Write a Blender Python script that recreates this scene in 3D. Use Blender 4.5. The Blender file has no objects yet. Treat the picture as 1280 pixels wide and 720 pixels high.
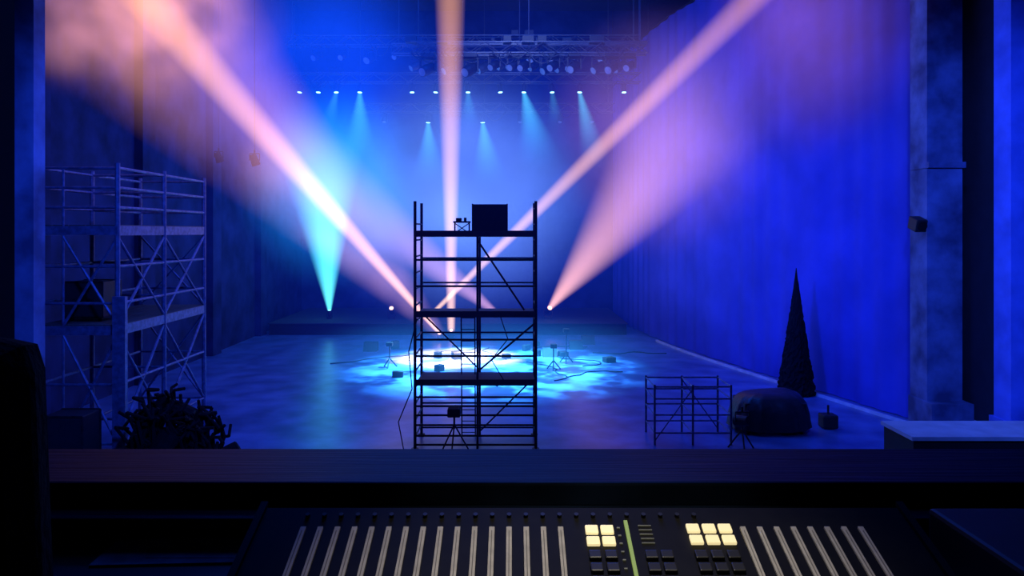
import bpy, bmesh, math, random
from mathutils import Vector, Matrix, Euler
random.seed(7)
S = bpy.context.scene
S.view_settings.view_transform = 'Standard'
S.view_settings.look = 'None'
# light paths: a dark room with thin glowing haze needs few indirect bounces
try:
    S.cycles.max_bounces = 3; S.cycles.diffuse_bounces = 2; S.cycles.glossy_bounces = 2; S.cycles.volume_bounces = 0
except Exception: pass

# ------------------------------------------------------------------ materials
def mat_base(name):
    m = bpy.data.materials.new(name); m.use_nodes = True
    nt = m.node_tree; nt.nodes.clear()
    out = nt.nodes.new('ShaderNodeOutputMaterial')
    return m, nt, out

def pmat(name, col, rough=0.6, metal=0.0, var=0.25, scale=6.0, bump=0.0, col2=None, stretch=(1,1,1), detail=4, emis=None, es=0.0, spec=0.5):
    m, nt, out = mat_base(name)
    N, L = nt.nodes, nt.links
    b = N.new('ShaderNodeBsdfPrincipled')
    tc = N.new('ShaderNodeTexCoord'); mp = N.new('ShaderNodeMapping')
    mp.inputs['Scale'].default_value = stretch
    nz = N.new('ShaderNodeTexNoise'); nz.inputs['Scale'].default_value = scale; nz.inputs['Detail'].default_value = detail
    L.new(tc.outputs['Object'], mp.inputs['Vector']); L.new(mp.outputs['Vector'], nz.inputs['Vector'])
    cr = N.new('ShaderNodeValToRGB')
    c2 = col2 if col2 else tuple(c*(1-var) for c in col)
    cr.color_ramp.elements[0].position = 0.35; cr.color_ramp.elements[1].position = 0.68
    cr.color_ramp.elements[0].color = (*c2, 1); cr.color_ramp.elements[1].color = (*col, 1)
    L.new(nz.outputs['Fac'], cr.inputs['Fac']); L.new(cr.outputs['Color'], b.inputs['Base Color'])
    b.inputs['Roughness'].default_value = rough; b.inputs['Metallic'].default_value = metal
    b.inputs['Specular IOR Level'].default_value = spec
    if bump:
        bp = N.new('ShaderNodeBump'); bp.inputs['Strength'].default_value = bump; bp.inputs['Distance'].default_value = 0.05
        L.new(nz.outputs['Fac'], bp.inputs['Height']); L.new(bp.outputs['Normal'], b.inputs['Normal'])
    if emis:
        b.inputs['Emission Color'].default_value = (*emis, 1); b.inputs['Emission Strength'].default_value = es
    L.new(b.outputs['BSDF'], out.inputs['Surface'])
    return m

def mth(nt, op, a, b=None, clamp=False):
    n = nt.nodes.new('ShaderNodeMath'); n.operation = op; n.use_clamp = clamp
    for i, v in enumerate((a, b)):
        if v is None: continue
        if isinstance(v, (int, float)): n.inputs[i].default_value = v
        else: nt.links.new(v, n.inputs[i])
    return n.outputs[0]

def vmth(nt, op, a, b=None):
    n = nt.nodes.new('ShaderNodeVectorMath'); n.operation = op
    for i, v in enumerate((a, b)):
        if v is None: continue
        if isinstance(v, (tuple, list)): n.inputs[i].default_value = v
        else: nt.links.new(v, n.inputs[i])
    return n.outputs['Value'] if op == 'DOT_PRODUCT' else n.outputs['Vector']

def noise_fac(nt, vec, scale, lo, hi, p0=0.35, p1=0.65, detail=1, rough=0.5):
    nz = nt.nodes.new('ShaderNodeTexNoise'); nz.inputs['Scale'].default_value = scale
    nz.inputs['Detail'].default_value = detail; nz.inputs['Roughness'].default_value = rough
    nt.links.new(vec, nz.inputs['Vector'])
    mr = nt.nodes.new('ShaderNodeMapRange'); mr.interpolation_type = 'SMOOTHSTEP'
    mr.inputs['From Min'].default_value = p0; mr.inputs['From Max'].default_value = p1
    mr.inputs['To Min'].default_value = lo; mr.inputs['To Max'].default_value = hi
    nt.links.new(nz.outputs['Fac'], mr.inputs['Value'])
    return mr.outputs['Result']

def link_obj(o, parent=None):
    S.collection.objects.link(o)
    if parent:
        o.parent = parent
        o.matrix_parent_inverse = Matrix.Translation(parent.location).inverted()

# beam of light, painted as a cone of emissive haze; no lamp lights it
def beam(name, p0, p1, r0, r1, c0, c1, B, f0=1.0, f1=0.5, endfade=0.3, noise=None, parent=None, rate=1.2):
    p0, p1 = Vector(p0), Vector(p1); d = p1 - p0; Ln = d.length
    bm = bmesh.new()
    bmesh.ops.create_cone(bm, cap_ends=True, segments=20, radius1=r0, radius2=r1, depth=Ln, matrix=Matrix.Translation((0, 0, Ln/2)))
    me = bpy.data.meshes.new(name); bm.to_mesh(me); bm.free()
    o = bpy.data.objects.new(name, me)
    o.rotation_mode = 'QUATERNION'; o.rotation_quaternion = d.to_track_quat('Z', 'Y'); o.location = p0
    link_obj(o, parent)
    m, nt, out = mat_base('lit_haze_' + name)
    tc = nt.nodes.new('ShaderNodeTexCoord'); sx = nt.nodes.new('ShaderNodeSeparateXYZ')
    nt.links.new(tc.outputs['Object'], sx.inputs[0])
    x, y, z = sx.outputs
    rho2 = mth(nt, 'ADD', mth(nt, 'MULTIPLY', x, x), mth(nt, 'MULTIPLY', y, y))
    r = mth(nt, 'ADD', mth(nt, 'MULTIPLY', z, (r1-r0)/Ln), r0)
    u2 = mth(nt, 'DIVIDE', rho2, mth(nt, 'MULTIPLY', r, r))
    f = mth(nt, 'SUBTRACT', 1.0, u2, True)
    t = mth(nt, 'DIVIDE', z, Ln, True)
    ft = mth(nt, 'ADD', mth(nt, 'MULTIPLY', t, f1-f0), f0)
    mr = nt.nodes.new('ShaderNodeMapRange'); mr.interpolation_type = 'SMOOTHSTEP'
    mr.inputs['From Min'].default_value = 1.0; mr.inputs['From Max'].default_value = 1.0-endfade
    nt.links.new(t, mr.inputs['Value'])
    s = mth(nt, 'MULTIPLY', mth(nt, 'MULTIPLY', f, ft), mth(nt, 'DIVIDE', B, r))
    s = mth(nt, 'MULTIPLY', s, mr.outputs['Result'])
    if noise:
        s = mth(nt, 'MULTIPLY', s, noise_fac(nt, tc.outputs['Object'], *noise))
    mx = nt.nodes.new('ShaderNodeMix'); mx.data_type = 'RGBA'
    nt.links.new(t, mx.inputs[0]); mx.inputs[6].default_value = (*c0, 1); mx.inputs[7].default_value = (*c1, 1)
    em = nt.nodes.new('ShaderNodeEmission')
    nt.links.new(s, em.inputs['Strength']); nt.links.new(mx.outputs[2], em.inputs['Color'])
    nt.links.new(em.outputs['Emission'], out.inputs['Volume'])
    auto = (4*r1+Ln)/30.0
    try: m.cycles.volume_step_rate = min(8.0, rate*r1/auto)
    except Exception: pass
    me.materials.append(m)
    return o

# ------------------------------------------------------------------ mesh builder
class Build:
    def __init__(self, *mats):
        self.bm = bmesh.new(); self.mats = mats; self.M = Matrix.Identity(4)
    def _fin(self, verts, mi, mtx, smooth=False):
        vs = set(verts)
        fs = set(f for v in vs for f in v.link_faces)
        for f in fs:
            f.material_index = mi; f.smooth = smooth
        bmesh.ops.transform(self.bm, matrix=self.M @ mtx, verts=list(vs))
    def box(self, c, s, mi=0, rot=(0, 0, 0), bevel=0.0):
        r = bmesh.ops.create_cube(self.bm, size=1.0)
        vs = r['verts']
        bmesh.ops.scale(self.bm, vec=s, verts=vs)
        if bevel:
            es = list(set(e for v in vs for e in v.link_edges))
            rr = bmesh.ops.bevel(self.bm, geom=es, offset=bevel, segments=2, affect='EDGES', profile=0.6)
            vs = list(set(v for f in rr['faces'] for v in f.verts))
            vs = list(set(vv for v in vs for f in v.link_faces for vv in f.verts))
        self._fin(vs, mi, Matrix.Translation(c) @ Euler(rot).to_matrix().to_4x4())
    def tube(self, p, q, r, mi=0, r2=None, seg=10):
        p, q = Vector(p), Vector(q); d = q-p
        rr = bmesh.ops.create_cone(self.bm, cap_ends=True, segments=seg, radius1=r, radius2=r if r2 is None else r2, depth=d.length)
        mtx = Matrix.Translation((p+q)/2) @ d.to_track_quat('Z', 'Y').to_matrix().to_4x4()
        self._fin(rr['verts'], mi, mtx, False)
    def ball(self, c, r, mi=0, s=(1, 1, 1)):
        rr = bmesh.ops.create_uvsphere(self.bm, u_segments=16, v_segments=10, radius=r)
        self._fin(rr['verts'], mi, Matrix.Translation(c) @ Matrix.Diagonal((*s, 1)), True)
    def poly_prism(self, pts, axis_vec, mi=0):
        vs = [self.bm.verts.new(p) for p in pts]
        f = self.bm.faces.new(vs)
        ex = bmesh.ops.extrude_face_region(self.bm, geom=[f])
        nv = [g for g in ex['geom'] if isinstance(g, bmesh.types.BMVert)]
        bmesh.ops.translate(self.bm, vec=axis_vec, verts=nv)
        self._fin(vs+nv, mi, Matrix.Identity(4))
    def cable(self, pts, r, mi=0):
        for a, b in zip(pts[:-1], pts[1:]): self.tube(a, b, r, mi, seg=6)
    def done(self, name, parent=None):
        bmesh.ops.recalc_face_normals(self.bm, faces=self.bm.faces[:])
        xs = [v.co for v in self.bm.verts]
        mn = Vector([min(v[i] for v in xs) for i in range(3)]); mxx = Vector([max(v[i] for v in xs) for i in range(3)])
        org = Vector(((mn.x+mxx.x)/2, (mn.y+mxx.y)/2, mn.z))
        bmesh.ops.translate(self.bm, vec=-org, verts=self.bm.verts[:])
        me = bpy.data.meshes.new(name); self.bm.to_mesh(me); self.bm.free()
        for m in self.mats: me.materials.append(m)
        o = bpy.data.objects.new(name, me); o.location = org
        link_obj(o, parent)
        return o

M_floor = pmat('stage_floor_paint', (0.13, 0.19, 0.40), 0.30, 0, scale=1.2, bump=0.15, col2=(0.06, 0.09, 0.21), detail=6)
M_wall = pmat('hall_plaster', (0.02, 0.035, 0.12), 0.85, scale=0.8, bump=0.3, col2=(0.008, 0.012, 0.045), detail=6, spec=0.2)
M_drk = pmat('dark_plaster', (0.03, 0.03, 0.04), 0.9, scale=2)
M_pillar = pmat('peeling_pillar', (0.18, 0.23, 0.40), 0.8, scale=1.3, bump=0.4, col2=(0.045, 0.06, 0.13), detail=8)
M_bluelit = pmat('blue_painted_column', (0.12, 0.22, 0.75), 0.85, scale=1.3, bump=0.2, col2=(0.07, 0.13, 0.5), detail=6)  # blue light on the column, put into its base colour
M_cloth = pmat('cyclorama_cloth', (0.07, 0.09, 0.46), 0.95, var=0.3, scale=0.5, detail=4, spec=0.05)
M_black = pmat('black_paint', (0.012, 0.012, 0.014), 0.55, var=0.4, scale=12)
M_matblack = pmat('matt_black_gear', (0.008, 0.008, 0.010), 0.9, var=0.4, scale=12, spec=0.15)
M_steel = pmat('dark_steel', (0.045, 0.045, 0.055), 0.5, 0.6, scale=14, col2=(0.02, 0.02, 0.025))
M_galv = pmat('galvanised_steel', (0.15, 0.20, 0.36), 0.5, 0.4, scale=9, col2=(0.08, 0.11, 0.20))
M_deckply = pmat('plywood_deck', (0.08, 0.07, 0.07), 0.7, scale=5, stretch=(1, 8, 1))
M_sill = pmat('varnished_sill', (0.010, 0.022, 0.055), 0.5, 0, scale=4, stretch=(1, 30, 1), col2=(0.002, 0.004, 0.010), bump=0.08, spec=0.10)
M_desk = pmat('desk_laminate', (0.014, 0.014, 0.018), 0.5, scale=10, spec=0.2)
M_cons = pmat('console_metal', (0.011, 0.011, 0.011), 0.6, 0.0, scale=30, spec=0.15)
M_strip = pmat('fader_track', (0.72, 0.67, 0.56), 0.6, scale=40, col2=(0.56, 0.52, 0.43), spec=0.2)
M_slot = pmat('fader_slot', (0.26, 0.24, 0.2), 0.8)
M_cap = pmat('fader_cap', (0.5, 0.5, 0.48), 0.4)
M_btn = pmat('lit_button', (0.9, 0.8, 0.5), 0.4, emis=(1.0, 0.82, 0.42), es=0.8)
M_btn_off = pmat('unlit_button', (0.03, 0.03, 0.03), 0.4)
M_led = pmat('green_led', (0.3, 0.4, 0.15), 0.5, emis=(0.42, 0.60, 0.10), es=0.35)
M_mark = pmat('legend_print', (0.3, 0.3, 0.26), 0.6, emis=(0.5, 0.5, 0.3), es=0.08)
M_lensC = pmat('cyan_lens', (0.5, 0.9, 1), 0.3, emis=(0.25, 0.75, 1.0), es=4)
M_lensW = pmat('warm_lens', (1, 0.8, 0.6), 0.3, emis=(1.0, 0.5, 0.25), es=1.8)
M_lensO = pmat('unlit_lens', (0.22, 0.26, 0.34), 0.2, 0.0)
M_fabric = pmat('chair_fabric', (0.006, 0.006, 0.007), 0.95, scale=60, bump=0.2, spec=0.1)
M_case = pmat('flight_case_panel', (0.02, 0.02, 0.025), 0.5, scale=8)
M_paper = pmat('cue_sheet_paper', (0.16, 0.17, 0.22), 0.8, scale=14, col2=(0.06, 0.06, 0.08))
M_riser = pmat('riser_top_board', (0.62, 0.58, 0.56), 0.7, scale=2)
M_curb = pmat('curb_paint', (0.6, 0.6, 0.65), 0.6, scale=3)
M_tarp = pmat('tarpaulin', (0.02, 0.02, 0.03), 0.45, scale=6, bump=0.3)
M_leaf = pmat('conifer_foliage', (0.006, 0.008, 0.012), 0.95, scale=30, bump=0.5, spec=0.1)

# ------------------------------------------------------------------ room shell
EZ = 5.3
b = Build(M_floor); b.box((0, 24, -0.1), (28, 46, 0.2)); b.done('floor')
b = Build(M_drk); b.box((0, 24, 19.1), (28, 46, 0.2)); b.done('ceiling')
b = Build(M_wall); b.box((0, 46.0, 9.5), (28, 0.3, 19)); b.done('wall_back')
b = Build(M_wall)
b.box((-13.2, 24, 9.5), (0.3, 44, 19))
for y in (9, 14, 20, 26, 32, 38): b.box((-12.95, y, 9.5), (0.4, 0.9, 19))
b.done('wall_left')
b = Build(M_drk); b.box((13.2, 24, 9.5), (0.3, 44, 19)); b.done('wall_right')
plan = [(6.2, 45.6), (6.6, 41), (7.0, 38), (7.45, 35), (8.7, 30), (10.1, 25), (11.0, 21.8), (11.35, 20.6)]
def along(plan, n):
    out = []
    ln = [0]
    for a, c in zip(plan[:-1], plan[1:]): ln.append(ln[-1]+math.dist(a, c))
    for i in range(n+1):
        s = ln[-1]*i/n
        for k in range(len(plan)-1):
            if s <= ln[k+1]+1e-6:
                t = (s-ln[k])/(ln[k+1]-ln[k]); a, c = plan[k], plan[k+1]
                out.append((a[0]+(c[0]-a[0])*t, a[1]+(c[1]-a[1])*t)); break
    return out
bm = bmesh.new(); cols = []
pl = along(plan, 300)
for i, (x, y) in enumerate(pl):
    w = 0.035*math.sin(i*0.5+1.8*math.sin(i*0.09))+0.03*math.sin(i*0.17+1)
    cols.append([bm.verts.new((x+w, y+w*0.5, z)) for z in (0.02, 4, 8, 12, 15.5)])
for a, c in zip(cols[:-1], cols[1:]):
    for k in range(4): bm.faces.new((a[k], c[k], c[k+1], a[k+1])).smooth = True
me = bpy.data.meshes.new('cyclorama_curtain'); bm.to_mesh(me); bm.free(); me.materials.append(M_cloth)
S.collection.objects.link(bpy.data.objects.new('cyclorama_curtain', me))
b = Build(M_steel)
pp = [(x, y, 15.55) for x, y in plan]; b.cable(pp, 0.05)
for x, y in plan[::2]: b.tube((x, y, 15.5), (x, y, 19), 0.02)
b.done('curtain_track')
b = Build(M_curb)
cp = along([(7.0, 35.8), (7.6, 32.5), (8.6, 28.5), (9.7, 24.5), (10.55, 21.5), (11.0, 20.0)], 40)
for (x0, y0), (x1, y1) in zip(cp[:-1], cp[1:]):
    ang = math.atan2(y1-y0, x1-x0); l = math.dist((x0, y0), (x1, y1))
    b.box(((x0+x1)/2, (y0+y1)/2, 0.04), (l*1.04, 0.10, 0.08), 0, (0, 0, ang))
b.done('stage_curb')
b = Build(M_pillar)
b.box((11.0, 19.2, 9.5), (0.9, 0.8, 19)); b.box((11.0, 19.0, 0.5), (1.05, 1.1, 1.0)); b.box((11.0, 19.1, 7.0), (0.94, 0.84, 0.15))
b.done('stone_pillar')
b = Build(M_bluelit); b.box((11.72, 17.0, 9.5), (0.9, 0.6, 19)); b.box((11.72, 17.0, 0.5), (1.0, 0.8, 1.0)); b.done('side_column')
b = Build(M_pillar); b.box((-8.03, 12.3, 9.5), (0.34, 0.3, 19)); b.box((-8.03, 12.3, 0.3), (0.5, 0.45, 0.6)); b.done('side_column.001')
b = Build(M_pillar); b.box((-8.95, 13.4, 9.5), (0.24, 0.3, 19)); b.box((-8.95, 13.4, 0.3), (0.36, 0.4, 0.6)); b.done('side_column.002')
b = Build(M_black, M_matblack)
b.tube((10.54, 18.9, 5.6), (10.3, 18.7, 5.6), 0.03); b.box((10.2, 18.6, 5.5), (0.28, 0.4, 0.32), 0, (0.3, 0, 0), 0.03); b.tube((10.2, 18.4, 5.45), (10.2, 18.37, 5.44), 0.12, 1, seg=16)
b.done('wall_floodlight')

b = Build(M_black, M_drk)
b.box((-3.3, 41.9, 0.28), (18.4, 7.6, 0.56)); b.box((-3.3, 41.9, 0.58), (18.5, 7.8, 0.05), 1)
b.done('stage_platform')

# ------------------------------------------------------------------ booth
b = Build(M_drk)
b.box((0, 1.62, 2.36), (26, 0.18, 4.72)); b.done('wall_front')
b = Build(M_drk); b.box((-7.1, 1.62, 6.2), (11.9, 0.18, 3.0)); b.box((7.3, 1.62, 6.2), (11.9, 0.18, 3.0)); b.box((0, 1.62, 13.2), (26, 0.18, 11.0)); b.done('wall_front_upper')
b = Build(M_drk); b.box((0, 0.0, 3.9), (3.6, 3.1, 0.1)); b.done('floor_booth')
b = Build(M_drk); b.box((-1.85, 0.0, 5.2), (0.1, 3.1, 2.6)); b.done('wall_booth_left')
b = Build(M_drk); b.box((1.85, 0.0, 5.2), (0.1, 3.1, 2.6)); b.done('wall_booth_right')
b = Build(M_drk); b.box((0, -1.55, 5.2), (3.8, 0.1, 2.6)); b.done('wall_booth_back')
b = Build(M_drk); b.box((0, 0.0, 6.55), (3.8, 3.1, 0.1)); b.done('ceiling_booth')
b = Build(M_sill, M_black)
b.box((0.05, 1.593, 4.775), (2.5, 0.234, 0.05), 0, bevel=0.006)
b.done('window_sill')
b = Build(M_sill); b.box((0.05, 1.44, 4.745), (2.3, 0.07, 0.022), 0, bevel=0.004); b.done('trim_1')
b = Build(M_desk); b.box((0.05, 1.09, 4.68), (2.5, 0.82, 0.04), 0, bevel=0.005)
for x in (-1.1, 1.2):
    for y in (0.8, 1.4): b.box((x, y, 4.305), (0.05, 0.05, 0.71))
b.done('control_desk')

b = Build(M_paper, M_mark)
b.box((-0.62, 1.385, 4.7025), (0.28, 0.11, 0.003), 0, (0, 0, 0.05))
for k in range(4):
    b.box((-0.62+0.01*k, 1.42-0.022*k, 4.7045), (0.16, 0.004, 0.001), 0)
b.done('cue_sheet')

# lighting console
b = Build(M_cons, M_strip, M_slot, M_cap, M_btn, M_btn_off, M_led, M_mark)
x0, x1 = -0.43, 0.677
b.poly_prism([(x0, 1.3, 4.70), (x0, 1.3, 4.815), (x0, 1.0, 4.706), (x0, 1.0, 4.70)], (x1-x0, 0, 0), 0)
for xx in (x0-0.012, x1):
    b.poly_prism([(xx, 1.305, 4.70), (xx, 1.305, 4.825), (xx, 0.99, 4.711), (xx, 0.99, 4.70)], (0.012, 0, 0), 0)
ct, st = math.cos(math.radians(20)), math.sin(math.radians(20))
b.M = Matrix(((1, 0, 0, 0), (0, ct, -st, 1.3), (0, st, ct, 4.815), (0, 0, 0, 1)))
def strip(x, cap):
    b.box((x, -0.155, 0.002), (0.0095, 0.21, 0.005), 1, bevel=0.001)
    b.box((x, -0.155, 0.004), (0.0013, 0.19, 0.0025), 2)
    b.box((x, -cap, 0.010), (0.013, 0.022, 0.012), 3, bevel=0.002)
for i in range(16): strip(-0.353+0.029*i, 0.235)
for i in range(8): strip(0.39+0.0285*i, 0.235)
for x in (0.134, 0.160):
    for v in (0.058, 0.084): b.box((x, -v, 0.004), (0.0215, 0.0185, 0.006), 4, bevel=0.002)
for x in (0.305, 0.332, 0.359):
    for v in (0.055, 0.081): b.box((x, -v, 0.004), (0.0215, 0.0185, 0.006), 4, bevel=0.002)
b.box((0.194, -0.125, 0.002), (0.006, 0.18, 0.004), 6)
for x in (0.134, 0.160, 0.225, 0.250, 0.305, 0.331, 0.357):
    for k in range(5):
        b.box((x, -0.115-0.027*k, 0.004), (0.020, 0.017, 0.008), 5, bevel=0.002)
for k in range(9): b.box((0.180, -0.05-0.018*k, 0.001), (0.005, 0.002, 0.002), 7)
for k in range(5): b.box((0.225, -0.045-0.010*k, 0.001), (0.022, 0.0012, 0.002), 7)
for i in range(24):
    b.tube((-0.353+0.029*i, -0.022, 0), (-0.353+0.029*i, -0.022, 0.006), 0.004, 5, seg=10)
b.done('lighting_console')

b = Build(M_fabric, M_black)
cx, cy = -0.68, 0.86
b.box((cx, cy, 4.93), (0.26, 0.10, 0.50), 0, (0.06, 0, 0), 0.045)
b.box((cx-0.01, cy, 5.09), (0.24, 0.11, 0.16), 0, (0.06, 0, 0), 0.04)
b.box((cx, cy-0.22, 4.44), (0.46, 0.46, 0.09), 0, bevel=0.035)
b.box((cx, cy+0.0, 4.62), (0.06, 0.04, 0.36), 1)
for s in (-1, 1):
    b.box((cx+s*0.18, cy-0.10, 4.80), (0.10, 0.26, 0.06), 0, bevel=0.02)
    b.box((cx+s*0.18, cy-0.15, 4.62), (0.03, 0.06, 0.32), 1)
b.tube((cx, cy-0.2, 4.05), (cx, cy-0.2, 4.42), 0.03, 1)
for k in range(5):
    a = k*math.tau/5
    q = (cx+0.28*math.cos(a), cy-0.2+0.28*math.sin(a), 4.02)
    b.tube((cx, cy-0.2, 4.07), q, 0.022, 1); b.ball((q[0], q[1], 3.98), 0.03, 1)
b.done('office_chair')
b = Build(M_black, M_btn_off, M_mark)
b.box((0.98, 1.22, 4.745), (0.42, 0.3, 0.09), 0, bevel=0.008)
for k in range(6): b.tube((0.82+0.06*k, 1.075, 4.75), (0.82+0.06*k, 1.05, 4.75), 0.012, 1)
b.box((1.13, 1.068, 4.735), (0.03, 0.004, 0.004), 2)
b.done('intercom_unit')

# ------------------------------------------------------------------ scaffold tower (centre)
b = Build(M_steel, M_deckply, M_galv)
XL, XR, YF, YB = -2.36, 0.58, 18.0, 19.3
r = 0.03
for x in (XL, XR):
    for y in (YF, YB): b.tube((x, y, 0), (x, y, 6.05), r*1.25); b.tube((x, y, 0), (x, y, 0.04), 0.09)
xm = -0.84
b.tube((xm, YF, 0), (xm, YF, 5.3), r); b.tube((xm, YB, 0), (xm, YB, 5.3), r)
for z in (5.24, 3.28, 1.62):
    for y in (YF, YB): b.tube((XL, y, z-0.03), (XR, y, z-0.03), r)
    for k in range(4):
        yy = YF+0.17+0.32*k
        b.box(((XL+XR)/2, yy, z), (XR-XL-0.06, 0.31, 0.055), 1)
    b.box(((XL+XR)/2, YF-0.02, z+0.02), (XR-XL, 0.03, 0.15), 1)
for z in (4.62, 3.98, 2.68, 2.28, 1.28, 1.06, 0.84, 0.60, 0.34, 0.12):
    b.tube((XL, YF, z), (XR, YF, z), r*0.85)
for z in (4.62, 3.98, 2.68, 0.84, 0.2): b.tube((XL, YB, z), (XR, YB, z), r*0.8)
for x in (XL, XR):
    z = 0.3
    while z < 5.9: b.tube((x, YF, z), (x, YB, z), r*0.7, seg=8); z += 0.4
b.tube((xm, YF, 5.1), (0.30, YF, 3.4), r*0.8); b.tube((XR, YF, 3.1), (xm, YF, 1.9), r*0.8)
b.tube((XL, YB, 3.2), (xm, YB, 1.7), r*0.7); b.tube((XR, YB, 1.5), (xm, YB, 0.1), r*0.7)
b.tube((XR, YF, 5.9), (XR, YB, 5.9), r*0.7)
for x in (-1.30, -0.95): b.tube((x, YB-0.1, 0), (x-0.0, YB-0.4, 3.3), 0.018)
for k in range(11): b.tube((-1.30, YB-0.1-0.027*k, 0.3*k+0.1), (-0.95, YB-0.1-0.027*k, 0.3*k+0.1), 0.012, seg=6)
b.cable([(-0.3, YF-0.02, 3.3), (-0.1, YF-0.05, 2.7), (-0.5, YF-0.03, 2.2), (-0.2, YF-0.05, 1.7)], 0.012)
b.cable([(-2.3, YF-0.05, 3.2), (-2.5, YF-0.1, 2.4), (-2.42, YF-0.1, 1.5), (-2.75, YF-0.1, 0.7), (-2.6, YF-0.2, 0.02)], 0.014)
tower = b.done('scaffold_tower')

b = Build(M_black, M_steel, M_lensO)
b.box((-0.55, 18.6, 5.66), (0.88, 0.6, 0.66), 0, bevel=0.03)
for s in (-1, 1):
    b.box((-0.55+s*0.43, 18.6, 5.66), (0.03, 0.62, 0.68), 1)
    b.box((-0.55+s*0.25, 18.29, 5.66), (0.14, 0.03, 0.05), 1)
for s in (-1, 1):
    for t in (-1, 1): b.tube((-0.55+s*0.35, 18.6+t*0.22, 5.27), (-0.55+s*0.35, 18.6+t*0.22, 5.34), 0.04, 1)
b.done('flight_case')
b = Build(M_black, M_steel)
b.box((-1.25, 18.5, 5.55), (0.42, 0.3, 0.04))
for s in (-1, 1):
    b.tube((-1.25+s*0.18, 18.5, 5.27), (-1.25+s*0.18, 18.5, 5.54), 0.02, 1); b.tube((-1.25-s*0.18, 18.45, 5.27), (-1.25+s*0.18, 18.45, 5.52), 0.012, 1)
b.box((-1.33, 18.5, 5.61), (0.14, 0.14, 0.08), 0, bevel=0.01)
b.tube((-1.17, 18.5, 5.57), (-1.17, 18.5, 5.66), 0.035)
b.done('equipment_stand')

b = Build(M_black, M_steel)
tx, ty = -1.35, 17.3
for a in (0.4, 2.5, 4.6): b.tube((tx, ty, 0.8), (tx+0.45*math.cos(a), ty+0.45*math.sin(a), 0), 0.018, 1)
b.tube((tx, ty, 0.7), (tx, ty, 1.0), 0.025, 1); b.box((tx, ty, 1.1), (0.3, 0.4, 0.2), 0, bevel=0.03)
b.tube((tx, ty+0.2, 1.1), (tx, ty+0.38, 1.1), 0.07)
b.done('camera_tripod')

# ------------------------------------------------------------------ left scaffold
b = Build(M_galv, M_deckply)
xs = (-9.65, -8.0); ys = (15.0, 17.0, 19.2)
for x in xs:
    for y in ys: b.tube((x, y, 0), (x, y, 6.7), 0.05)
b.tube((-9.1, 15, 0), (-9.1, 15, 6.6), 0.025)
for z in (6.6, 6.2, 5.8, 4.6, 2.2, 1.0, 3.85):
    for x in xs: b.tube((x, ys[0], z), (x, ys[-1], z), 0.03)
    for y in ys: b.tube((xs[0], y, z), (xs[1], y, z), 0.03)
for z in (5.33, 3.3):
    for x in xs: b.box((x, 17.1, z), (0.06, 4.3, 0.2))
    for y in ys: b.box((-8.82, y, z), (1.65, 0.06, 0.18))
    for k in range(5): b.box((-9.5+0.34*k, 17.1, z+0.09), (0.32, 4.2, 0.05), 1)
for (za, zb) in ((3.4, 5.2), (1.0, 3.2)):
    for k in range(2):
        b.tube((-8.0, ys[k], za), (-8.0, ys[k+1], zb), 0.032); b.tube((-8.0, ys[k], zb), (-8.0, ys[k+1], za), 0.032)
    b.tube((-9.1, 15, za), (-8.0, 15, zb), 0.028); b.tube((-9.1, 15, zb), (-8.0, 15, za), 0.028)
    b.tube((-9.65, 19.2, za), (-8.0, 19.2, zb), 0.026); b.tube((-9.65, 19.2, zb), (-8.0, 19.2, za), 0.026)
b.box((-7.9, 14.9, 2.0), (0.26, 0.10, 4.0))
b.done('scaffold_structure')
def flight_case(c, s, name='flight_case'):
    b = Build(M_case, M_steel)
    x, y, z = c; w, d, h = s
    b.box((x, y, z+h/2+0.08), (w, d, h-0.0), 0, bevel=0.02)
    for sx in (-1, 1):
        for sy in (-1, 1):
            b.box((x+sx*w/2, y+sy*d/2, z+h/2+0.08), (0.035, 0.035, h), 1)
            b.ball((x+sx*w*0.38, y+sy*d*0.38, z+0.045), 0.045, 0)
            b.tube((x+sx*w*0.38, y+sy*d*0.38, z+0.06), (x+sx*w*0.38, y+sy*d*0.38, z+0.1), 0.02)
        for zz in (0.08, 0.08+h): b.box((x, y+sx*d/2, z+zz), (w, 0.03, 0.03), 1)
        b.box((x+sx*w*0.22, y-d/2-0.01, z+h*0.6), (0.12, 0.02, 0.08), 1)
    return b.done(name)
flight_case((-8.45, 14.2, 0), (0.75, 0.6, 1.75))
flight_case((-9.0, 15.9, 3.42), (0.8, 0.7, 0.75))

# ------------------------------------------------------------------ fixtures
def moving_head(b, base, direc, k=1.0, lens=1, hang=False):
    base = Vector(base); up = -1 if hang else 1
    b.box(base+Vector((0, 0, up*0.08*k)), (0.42*k, 0.36*k, 0.16*k), 0, bevel=0.02*k)
    c = base+Vector((0, 0, up*0.50*k))
    for s in (-1, 1): b.box(base+Vector((s*0.23*k, 0, up*0.36*k)), (0.05*k, 0.14*k, 0.42*k), 0, bevel=0.01*k)
    b.box(base+Vector((0, 0, up*0.18*k)), (0.48*k, 0.16*k, 0.05*k), 0)
    d = Vector(direc).normalized()
    b.tube(c-d*0.22*k, c+d*0.12*k, 0.15*k, 0, 0.17*k, seg=16); b.tube(c+d*0.12*k, c+d*0.28*k, 0.17*k, 0, 0.15*k, seg=16)
    b.tube(c+d*0.281*k, c+d*0.29*k, 0.13*k, lens, seg=16)
    b.ball(c-d*0.2*k, 0.14*k, 0)
    return c+d*0.28*k

def fixture(name, base, end, k=1.3, lens=None):
    b = Build(M_black, lens or M_lensW)
    src = moving_head(b, base, Vector(end)-(Vector(base)+Vector((0, 0, .5*k))), k)
    o = b.done(name)
    return o, src

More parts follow.
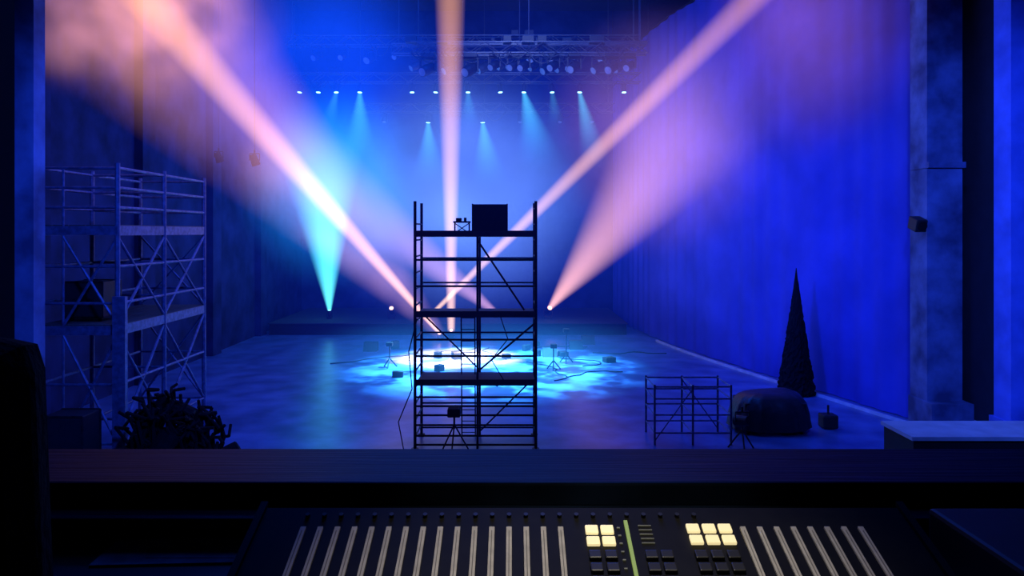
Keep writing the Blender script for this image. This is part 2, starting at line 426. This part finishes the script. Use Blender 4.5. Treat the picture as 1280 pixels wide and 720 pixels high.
OR1 = (1.0, 0.42, 0.14)
o, s = fixture('moving_head_light', (-3.5, 36.2, 0), (-7.68, 14, 10.6), 0.6)
beam('beam', s, (-7.68, 14, 10.6), 0.12, 0.54, (1, .54, .36), OR1, 0.44, f0=1.0, f1=0.75, endfade=0.05, parent=o)
beam('beam_halo', s, (-8.2, 14, 10.8), 0.35, 2.5, (.50, .30, .60), (1, .38, .30), 0.20, f0=0.6, f1=1.2, endfade=0.05, parent=o, noise=(0.5, 0.4, 1.1, .35, .65, 0))
o, s = fixture('moving_head_light', (-3.04, 37.0, 0), (-1.68, 20, 12.9), 0.6)
beam('beam', s, (-1.68, 20, 12.9), 0.21, 0.48, (1, .60, .44), OR1, 0.38, f0=1.1, f1=0.7, endfade=0.05, parent=o)
o, s = fixture('moving_head_light', (-4.3, 40, 0.6), (7.8, 20, 12.9), 0.6)
beam('beam', s, (7.8, 20, 12.9), 0.14, 0.52, (1, .60, .36), OR1, 0.38, f0=1.1, f1=0.6, endfade=0.05, parent=o)
o, s = fixture('moving_head_light', (1.95, 40, 0.6), (8.1, 24, 11.6), 0.95)
beam('beam', s, (8.3, 24, 12.0), 0.15, 3.4, (1, .48, .42), (.60, .26, .40), 0.42, f0=1.2, f1=0.35, endfade=0.5, parent=o, rate=0.8)
o, s = fixture('moving_head_light', (-6.5, 40, 0.6), (-6.0, 28, 10), 0.9)
o, s = fixture('moving_head_light', (-0.9, 40.5, 0.6), (-10.5, 22, 10.8), 0.6)
beam('beam', s, (-10.5, 22, 10.8), 0.20, 2.4, (.8, .42, .62), (.5, .22, .50), 0.30, f0=0.9, f1=0.45, endfade=0.4, parent=o)
o, s = fixture('moving_head_light', (-9.87, 40, 0.6), (-9.9, 39.0, 12), 0.6, M_lensC)
beam('beam', s, (-10.0, 38, 13.5), 0.12, 3.4, (.12, .85, .95), (.01, .38, 1), 1.35, f0=0.85, f1=0.55, endfade=0.75, parent=o, rate=0.6)

def truss(b, p, q, w=0.4, mi=0):
    p, q = Vector(p), Vector(q); n = int((q-p).length/0.6)
    offs = [Vector((0, sy*w/2, sz*w/2)) for sy in (-1, 1) for sz in (-1, 1)]
    for o_ in offs: b.tube(p+o_, q+o_, 0.035, mi, seg=6)
    for i in range(n):
        a, c = p.lerp(q, i/n), p.lerp(q, (i+1)/n)
        up, dn = Vector((0, 0, w/2)), Vector((0, 0, -w/2))
        for sy in (-1, 1):
            o_ = Vector((0, sy*w/2, 0)); b.tube(a+o_+(up if i % 2 else dn), c+o_+(dn if i % 2 else up), 0.02, mi, seg=5)
def par_can(b, top, d, lens, k=1.0):
    top = Vector(top); c = top+Vector((0, 0, -0.38*k)); d = Vector(d).normalized()
    b.tube(top, top+Vector((0, 0, -0.12*k)), 0.03*k); b.box(top+Vector((0, 0, -0.14*k)), (0.36*k, 0.04*k, 0.03*k))
    for s_ in (-1, 1): b.box(top+Vector((s_*0.18*k, 0, -0.27*k)), (0.02*k, 0.04*k, 0.26*k))
    b.tube(c-d*0.22*k, c+d*0.2*k, 0.12*k, 0, 0.16*k, seg=14); b.tube(c+d*0.205*k, c+d*0.21*k, 0.12*k, lens, seg=14)
    return c+d*0.2*k

M_truss = pmat('truss_aluminium', (0.08, 0.08, 0.10), 0.45, 0.4, scale=10)
def rig(y, z, xa, xb, lamps, k=1.0, loops=0):
    b = Build(M_black, M_lensC, M_lensO, M_truss)
    truss(b, (xa, y, z), (xb, y, z), 0.45, 3)
    for x in (xa+0.3, (xa+xb)/2, xb-0.3): b.tube((x, y, z), (x, y, 19), 0.02, 3)
    out = []
    for x, kind, d in lamps:
        if kind == 'm':
            moving_head(b, (x, y, z-0.2), d, k*0.9*random.uniform(.8, 1.15), 2, True)
        else:
            out.append(par_can(b, (x, y, z-0.2), d, 1 if kind == 'c' else 2, k))
    for i in range(loops):      # cable loops hung under the truss, dimmer boxes on top
        xa_ = random.uniform(xa, xb-1.2); w_ = random.uniform(.5, 1.2); s_ = random.uniform(.2, .6)
        pts = [(xa_+w_*t/8, y-0.25, z-0.2-s_*4*(t/8)*(1-t/8)) for t in range(9)]
        b.cable(pts, 0.025)
        if i % 2: b.box((xa_, y, z+0.36), (random.uniform(.3, .7), 0.35, 0.28), 0, bevel=0.02)
    o = b.done('lighting_truss'); return o, out
lam = []
for i, px in enumerate((375, 398, 420, 450, 515, 545, 585, 625, 655, 690, 725, 780)):
    lam.append(((px-640)/25.0, 'c', (0.05*((i*7) % 5-2), 0.2*((i*3) % 3-1), -1)))
t1, s1 = rig(37.0, 13.0, -11.2, 6.4, lam, 0.9, 8)
lam = [((px-640)/27.2, 'm', (0.4*((i*5) % 5-2), -0.5, -0.6)) for i, px in enumerate((520, 543, 562, 590, 605, 628, 640, 668, 685, 702, 715, 748, 775))]
t2, s2 = rig(34.0, 13.7, -5.5, 6.2, lam, 1.4, 12)
lam = [((px-640)/23.2, 'c', (0.1*(i-0.5), 0, -1)) for i, px in enumerate((535, 603))]
lam += [((px-640)/23.2, 'x', (0, -0.4, -1)) for px in (480, 650, 700, 740)]
t3, s3 = rig(40.0, 12.0, -8.5, 5.5, lam, 1.0, 4)
lam = [((px-640)/30.0, 'm', (0.5*((i*3) % 3-1), -0.6, -0.4)) for i, px in enumerate((535, 588, 618, 642, 655, 692, 718, 765, 787))]
t4, s4 = rig(30.8, 12.95, -4.2, 5.6, lam, 1.35, 12)
lam = [(x, 'm', (0.3*((i*3) % 3-1), -0.6, -0.4)) for i, x in enumerate((-9.5, -8.2, -6.9, -5.6, -4.3, 1.0, 2.0, 3.1, 4.4, 5.5))]
t5, s5 = rig(36.0, 14.6, -11, 6.2, lam, 1.3, 8)
CY0, CY1 = (.08, .62, .90), (.01, .30, .9)
spec = {2: (-0.6, 0.0, .7, .18), 3: (0.1, -0.3, 1.4, .36), 6: (0.15, 0, .8, .16), 8: (1.1, -0.2, 1.6, .46), 10: (1.0, -0.2, 1.1, .38), 9: (.3, 0, .7, .12)}
for i, (dx, dy, r1, B) in spec.items():
    p = s1[i]
    L = 4.6 if B > .3 else 2.4
    beam('beam_%d' % i, p, (p.x+dx, p.y+dy, p.z-L), 0.12, r1, CY0, CY1, B, f0=1.1, f1=0.2, endfade=0.8, parent=t1)
for i in (0, 1):
    p = s3[i]
    beam('beam_%d' % i, p, (p.x+0.2*(i*2-1)+.3, p.y, p.z-4.2), 0.12, 1.5, CY0, CY1, 0.36, f0=1.1, f1=0.2, endfade=0.8, parent=t3)

def boom(x, y, z, name='hanging_floodlight'):
    b = Build(M_matblack, M_matblack)
    b.tube((x, y, z), (x, y, 19), 0.008)
    par_can(b, (x, y, z), (0.3, 0.2, -1), 1, 1.0); b.done(name)
boom(-11.9, 30, 8.7); boom(-9.4, 27, 8.3)

# left pile: lamps + cables
b = Build(M_matblack, M_matblack)
b.box((-6.95, 15.2, 0.45), (1.1, 0.7, 0.9), 0, bevel=0.03)
for i, (x, y, z, k) in enumerate(((-7.3, 15.2, .9, 1.3), (-6.75, 15.2, .9, 1.3), (-6.3, 14.6, 0.0, 1.6), (-5.9, 15.1, 0.0, 1.3), (-7.35, 14.4, 0, 1.8), (-6.8, 14.3, 0, 1.8))):
    moving_head(b, (x, y, z), (random.uniform(-1, 1), random.uniform(-.5, .5), random.uniform(0, 1)), k, 1)
for i in range(110):
    x, y = random.uniform(-7.45, -6.0), random.uniform(14.2, 15.4)
    pts = [(x, y, 0.02)]
    for k in range(7): pts.append((x+random.uniform(-.2, .2), y+random.uniform(-.2, .2), max(0.03, min(2.2-abs(x+7)*.8, pts[-1][2]+random.uniform(-.2, .65)))))
    b.cable(pts, 0.032, 0)
b.done('stage_light_pile')

b = Build(M_galv)
X = (3.55, 4.5, 5.45); Y = (18.4, 19.6)
for x in X:
    for y in Y: b.tube((x, y, 0), (x, y, 1.5), 0.028)
    for z in (0.3, 0.75, 1.15, 1.45): b.tube((x, Y[0], z), (x, Y[1], z), 0.018)
for z in (0.3, 0.75, 1.15, 1.45):
    for y in Y: b.tube((X[0], y, z), (X[-1], y, z), 0.022)
b.tube((X[0], Y[0], 0.1), (X[1], Y[0], 1.4), 0.015); b.tube((X[1], Y[1], 1.4), (X[2], Y[1], 0.1), 0.015)
b.done('scaffold_frame')
b = Build(M_black, M_lensO)
for a in (0.4, 2.5, 4.6): b.tube((5.6, 18.0, 0.5), (5.6+0.35*math.cos(a), 18.0+0.35*math.sin(a), 0), 0.02)
b.tube((5.6, 18.0, 0.4), (5.6, 18.0, 0.75), 0.02); par_can(b, (5.6, 18.0, 1.05), (-0.5, 0.8, -0.2), 1, 0.9)
b.done('light_stand')

b = Build(M_tarp, M_black, M_galv)
cx, cy = 6.9, 19.9; n = 72
prof = [(0.0, 1.02), (0.35, 1.02), (0.62, 1.0), (0.80, 0.92), (0.92, 0.74), (0.98, 0.5), (1.0, 0.30), (1.03, 0.12)]
rg = []
for j, (rr, z) in enumerate(prof):
    row = []
    for i in range(n):
        a = math.tau*i/n; c, s_ = math.cos(a), math.sin(a); e = 2/3.0
        fold = 1+0.035*j/7*math.sin(a*13+1)+0.02*j/7*math.sin(a*29)
        row.append(b.bm.verts.new((cx+1.0*rr*fold*math.copysign(abs(c)**e, c), cy+0.75*rr*fold*math.copysign(abs(s_)**e, s_), z+0.03*math.sin(a*2+.5)*rr+0.05*rr*c)))
    rg.append(row)
for r0_, r1_ in zip(rg[:-1], rg[1:]):
    for i in range(n):
        try: b.bm.faces.new((r0_[i], r0_[(i+1) % n], r1_[(i+1) % n], r1_[i])).smooth = True
        except Exception: pass
for sx in (-1, 1):
    for sy in (-1, 1): b.tube((cx+sx*.7, cy+sy*.5, 0), (cx+sx*.7, cy+sy*.5, 0.3), 0.05, 1)
b.box((cx, cy, 0.5), (1.6, 1.1, 0.6), 1)
b.done('covered_equipment')
b = Build(M_black, M_steel)
b.box((8.55, 20.0, 0.2), (0.4, 0.4, 0.36), 0, bevel=0.04); b.tube((8.55, 20, 0.36), (8.55, 20.0, 0.62), 0.03, 1)
b.done('effects_box')

b = Build(M_black, M_riser)
b.box((10.5, 15.8, 0.51), (4.5, 1.2, 1.02)); b.box((10.5, 15.8, 1.06), (4.6, 1.3, 0.08), 1)
b.done('stage_riser')
bm = bmesh.new(); n = 48; rows = 44; base = Vector((9.3, 24.2, 0)); H = 4.1
rings = []
for j in range(rows+1):
    t = j/rows; rr = 0.57*(1-t)**1.08+0.010
    rings.append([bm.verts.new((rr*(1+0.12*random.uniform(-1, 1))*math.cos(math.tau*i/n), rr*(1+0.12*random.uniform(-1, 1))*math.sin(math.tau*i/n), 0.02+t*H)) for i in range(n)])
for a, c in zip(rings[:-1], rings[1:]):
    for i in range(n): bm.faces.new((a[i], a[(i+1) % n], c[(i+1) % n], c[i]))
bm.faces.new(rings[0][::-1]); bm.faces.new(rings[-1])
me = bpy.data.meshes.new('conical_tree'); bm.to_mesh(me); bm.free(); me.materials.append(M_leaf)
o = bpy.data.objects.new('conical_tree', me); o.location = base; S.collection.objects.link(o)

b = Build(M_black)
for x, y in ((2.9, 33.5), (3.6, 35), (-6.3, 33), (1.6, 31.5)):
    b.poly_prism([(x-.3, y-.25, 0), (x-.3, y+.25, 0), (x-.3, y+.25, .38), (x-.3, y-.05, .38)], (0.6, 0, 0), 0)
b.done('floor_monitor_speakers')
# cables and low gear scattered round the lit area and tower foot
b = Build(M_black, M_steel)
for i in range(10):
    x, y = random.uniform(-5.5, 4.5), random.uniform(25, 34); a = random.uniform(0, 6)
    pts = [(x, y, 0.02)]
    for k in range(12):
        a += random.uniform(-.7, .7); pts.append((pts[-1][0]+.3*math.cos(a), max(23, min(36, pts[-1][1]+.3*math.sin(a))), 0.02))
    b.cable(pts, 0.022)
for i in range(12):
    x, y = random.uniform(-5.5, 5), random.uniform(26, 35); h = random.uniform(.15, .45)
    b.box((x, y, h/2), (random.uniform(.2, .5), random.uniform(.2, .4), h), 0, (0, 0, random.uniform(0, 3)), 0.03)
b.done('stage_cables')
b = Build(M_black, M_steel)
for x, y, h in ((2.2, 30, 1.3), (1.6, 28.5, 0.9), (-4.8, 29, 0.9)):
    for a in (0.4, 2.5, 4.6): b.tube((x, y, 0.35), (x+0.3*math.cos(a), y+0.3*math.sin(a), 0), 0.025, 1)
    b.tube((x, y, 0.3), (x, y, h), 0.025, 1); b.box((x, y, h), (0.25, 0.2, 0.16), 0, bevel=0.03)
b.done('microphone_stands')

# ------------------------------------------------------------------ haze: smoke volumes with the coloured stage light put in as emission
def smoke(name, lo, hi, clouds, noise, rate):
    bm = bmesh.new(); bmesh.ops.create_cube(bm, size=1.0)
    lo, hi = Vector(lo), Vector(hi)
    bmesh.ops.scale(bm, vec=hi-lo, verts=bm.verts[:]); bmesh.ops.translate(bm, vec=(lo+hi)/2, verts=bm.verts[:])
    me = bpy.data.meshes.new(name); bm.to_mesh(me); bm.free()
    o = bpy.data.objects.new(name, me); S.collection.objects.link(o)
    m, nt, out = mat_base('smoke_'+name)
    geo = nt.nodes.new('ShaderNodeNewGeometry'); P = geo.outputs['Position']
    NF = noise_fac(nt, P, *noise)
    acc = None
    for c, rad, col, B in clouds:
        v = vmth(nt, 'MULTIPLY', vmth(nt, 'SUBTRACT', P, c), tuple(1/q for q in rad))
        f = mth(nt, 'SUBTRACT', 0.98, vmth(nt, 'DOT_PRODUCT', v, v), True)
        f = mth(nt, 'MULTIPLY', f, f)
        cb = nt.nodes.new('ShaderNodeVectorMath'); cb.operation = 'SCALE'
        cb.inputs[0].default_value = tuple(q*B/rad[1] for q in col)
        nt.links.new(f, cb.inputs['Scale'])
        acc = cb.outputs['Vector'] if acc is None else vmth(nt, 'ADD', acc, cb.outputs['Vector'])
    em = nt.nodes.new('ShaderNodeEmission')
    nt.links.new(NF, em.inputs['Strength'])
    nt.links.new(acc, em.inputs['Color']); nt.links.new(em.outputs[0], out.inputs['Volume'])
    try: m.cycles.volume_step_rate = rate
    except Exception: pass
    me.materials.append(m)
    return o
smoke('stage_haze', (-12.6, 11, 0.02), (11.4, 44, 18.5), [
 ((-1, 28, 7), (13, 17, 10.5), (.006, .045, 1), 0.38),
 ((-7.9, 29, 12), (6.5, 7, 6), (.003, .07, 1), 0.90),
 ((-2.3, 33, 7.0), (7.2, 6, 6.6), (.16, .34, 1), 0.90),
 ((-8.0, 34, 7.4), (4.8, 5, 5.2), (.01, .30, 1), 0.95),
 ((5.4, 28, 9.0), (4.9, 5, 5.2), (.60, .28, .75), 0.34),
 ((8.4, 21, 11.0), (3.2, 4, 4.0), (1, .35, .45), 0.16),
 ((-1.0, 28.5, 0.5), (8.5, 6.0, 1.8), (.03, .36, 1), 0.55),
], (0.28, .70, 1.20, .35, .65, 0), 3.0)
smoke('smoke_cloud', (-11.4, 14, 7.7), (-4.6, 18, 12.0), [((-8.0, 16, 9.9), (3.4, 2.0, 2.1), (1, .40, .45), 0.70)], (0.8, .08, 1.1, .36, .62, 2), 2.0)

# ------------------------------------------------------------------ lights
def aim(o, tgt): o.rotation_euler = (Vector(tgt)-o.location).to_track_quat('-Z', 'Y').to_euler()
def area(name, loc, tgt, size, power, col):
    l = bpy.data.lights.new(name, 'AREA'); l.size = size; l.energy = power; l.color = col
    o = bpy.data.objects.new(name, l); o.location = loc; S.collection.objects.link(o); aim(o, tgt); return o
def spot(name, loc, tgt, ang, power, col, blend=0.5, radius=0.1, gobo=None, lo=0.15, th=(.42, .58)):
    l = bpy.data.lights.new(name, 'SPOT'); l.spot_size = math.radians(ang); l.energy = power; l.color = col
    l.spot_blend = blend; l.shadow_soft_size = radius
    o = bpy.data.objects.new(name, l); o.location = loc; S.collection.objects.link(o); aim(o, tgt)
    if gobo:
        l.use_nodes = True; nt = l.node_tree
        em = nt.nodes.get('Emission') or nt.nodes.new('ShaderNodeEmission')
        tc = nt.nodes.new('ShaderNodeTexCoord')
        f = noise_fac(nt, tc.outputs['Normal'], gobo, lo, 1.5, th[0], th[1], 3, .6)
        nt.links.new(f, em.inputs['Strength'])
    return o
BL = (0.008, 0.10, 1.0)
area('blue_wash_light', (-1, 23, 18.3), (-1, 25, 0), 10, 2800, BL)
spot('cyc_flood', (0.0, 18, 9.5), (10.3, 26.0, 3.0), 58, 5200, (0.012, 0.05, 1.0), 1.0, 0.6)
spot('pillar_flood', (5, 8, 9.0), (11.3, 17.5, 5.0), 62, 6500, (0.03, 0.10, 1.0), 0.8, 0.4)
spot('scaffold_flood', (-2.5, 7.5, 9.0), (-8.5, 16, 3.5), 65, 3200, (0.02, 0.09, 1.0), 0.8, 0.4)
spot('pool_light_cyan', (-1.3, 29.3, 12.1), (-0.8, 28.8, 0), 56, 115000, (0.07, 0.48, 1.0), 0.8, 0.05, 8, 0.2)
spot('pool_light_warm', (-2, 29.5, 12.1), (-2.3, 31.0, 0), 28, 170000, (1, 0.66, 0.34), 0.9, 0.05, 7, 0.25)
spot('truss_worklight', (0, 24, 15.0), (0.8, 33, 13.2), 60, 1500, (0.35, 0.5, 1.0), 0.6, 0.1)  # added fill so the trusses show; no such lamp hangs there
spot('console_lamp', (0.15, 0.95, 5.95), (0.15, 1.08, 4.75), 52, 26.0, (1, 0.90, 0.70), 0.9, 0.03)
area('sill_bounce', (0, 4.5, 8.5), (0, 1.6, 4.8), 1.5, 30, BL)

w = bpy.data.worlds.new('world'); S.world = w; w.use_nodes = True
w.node_tree.nodes['Background'].inputs[0].default_value = (0.001, 0.002, 0.02, 1); w.node_tree.nodes['Background'].inputs[1].default_value = 0.3

cam = bpy.data.cameras.new('camera'); cam.sensor_width = 36; cam.lens = 26.0; cam.shift_y = -70/1280
cam.clip_start = 0.05; cam.clip_end = 200
co = bpy.data.objects.new('camera', cam); co.location = (0, 0, EZ); co.rotation_euler = (math.radians(90), 0, 0)
S.collection.objects.link(co); S.camera = co
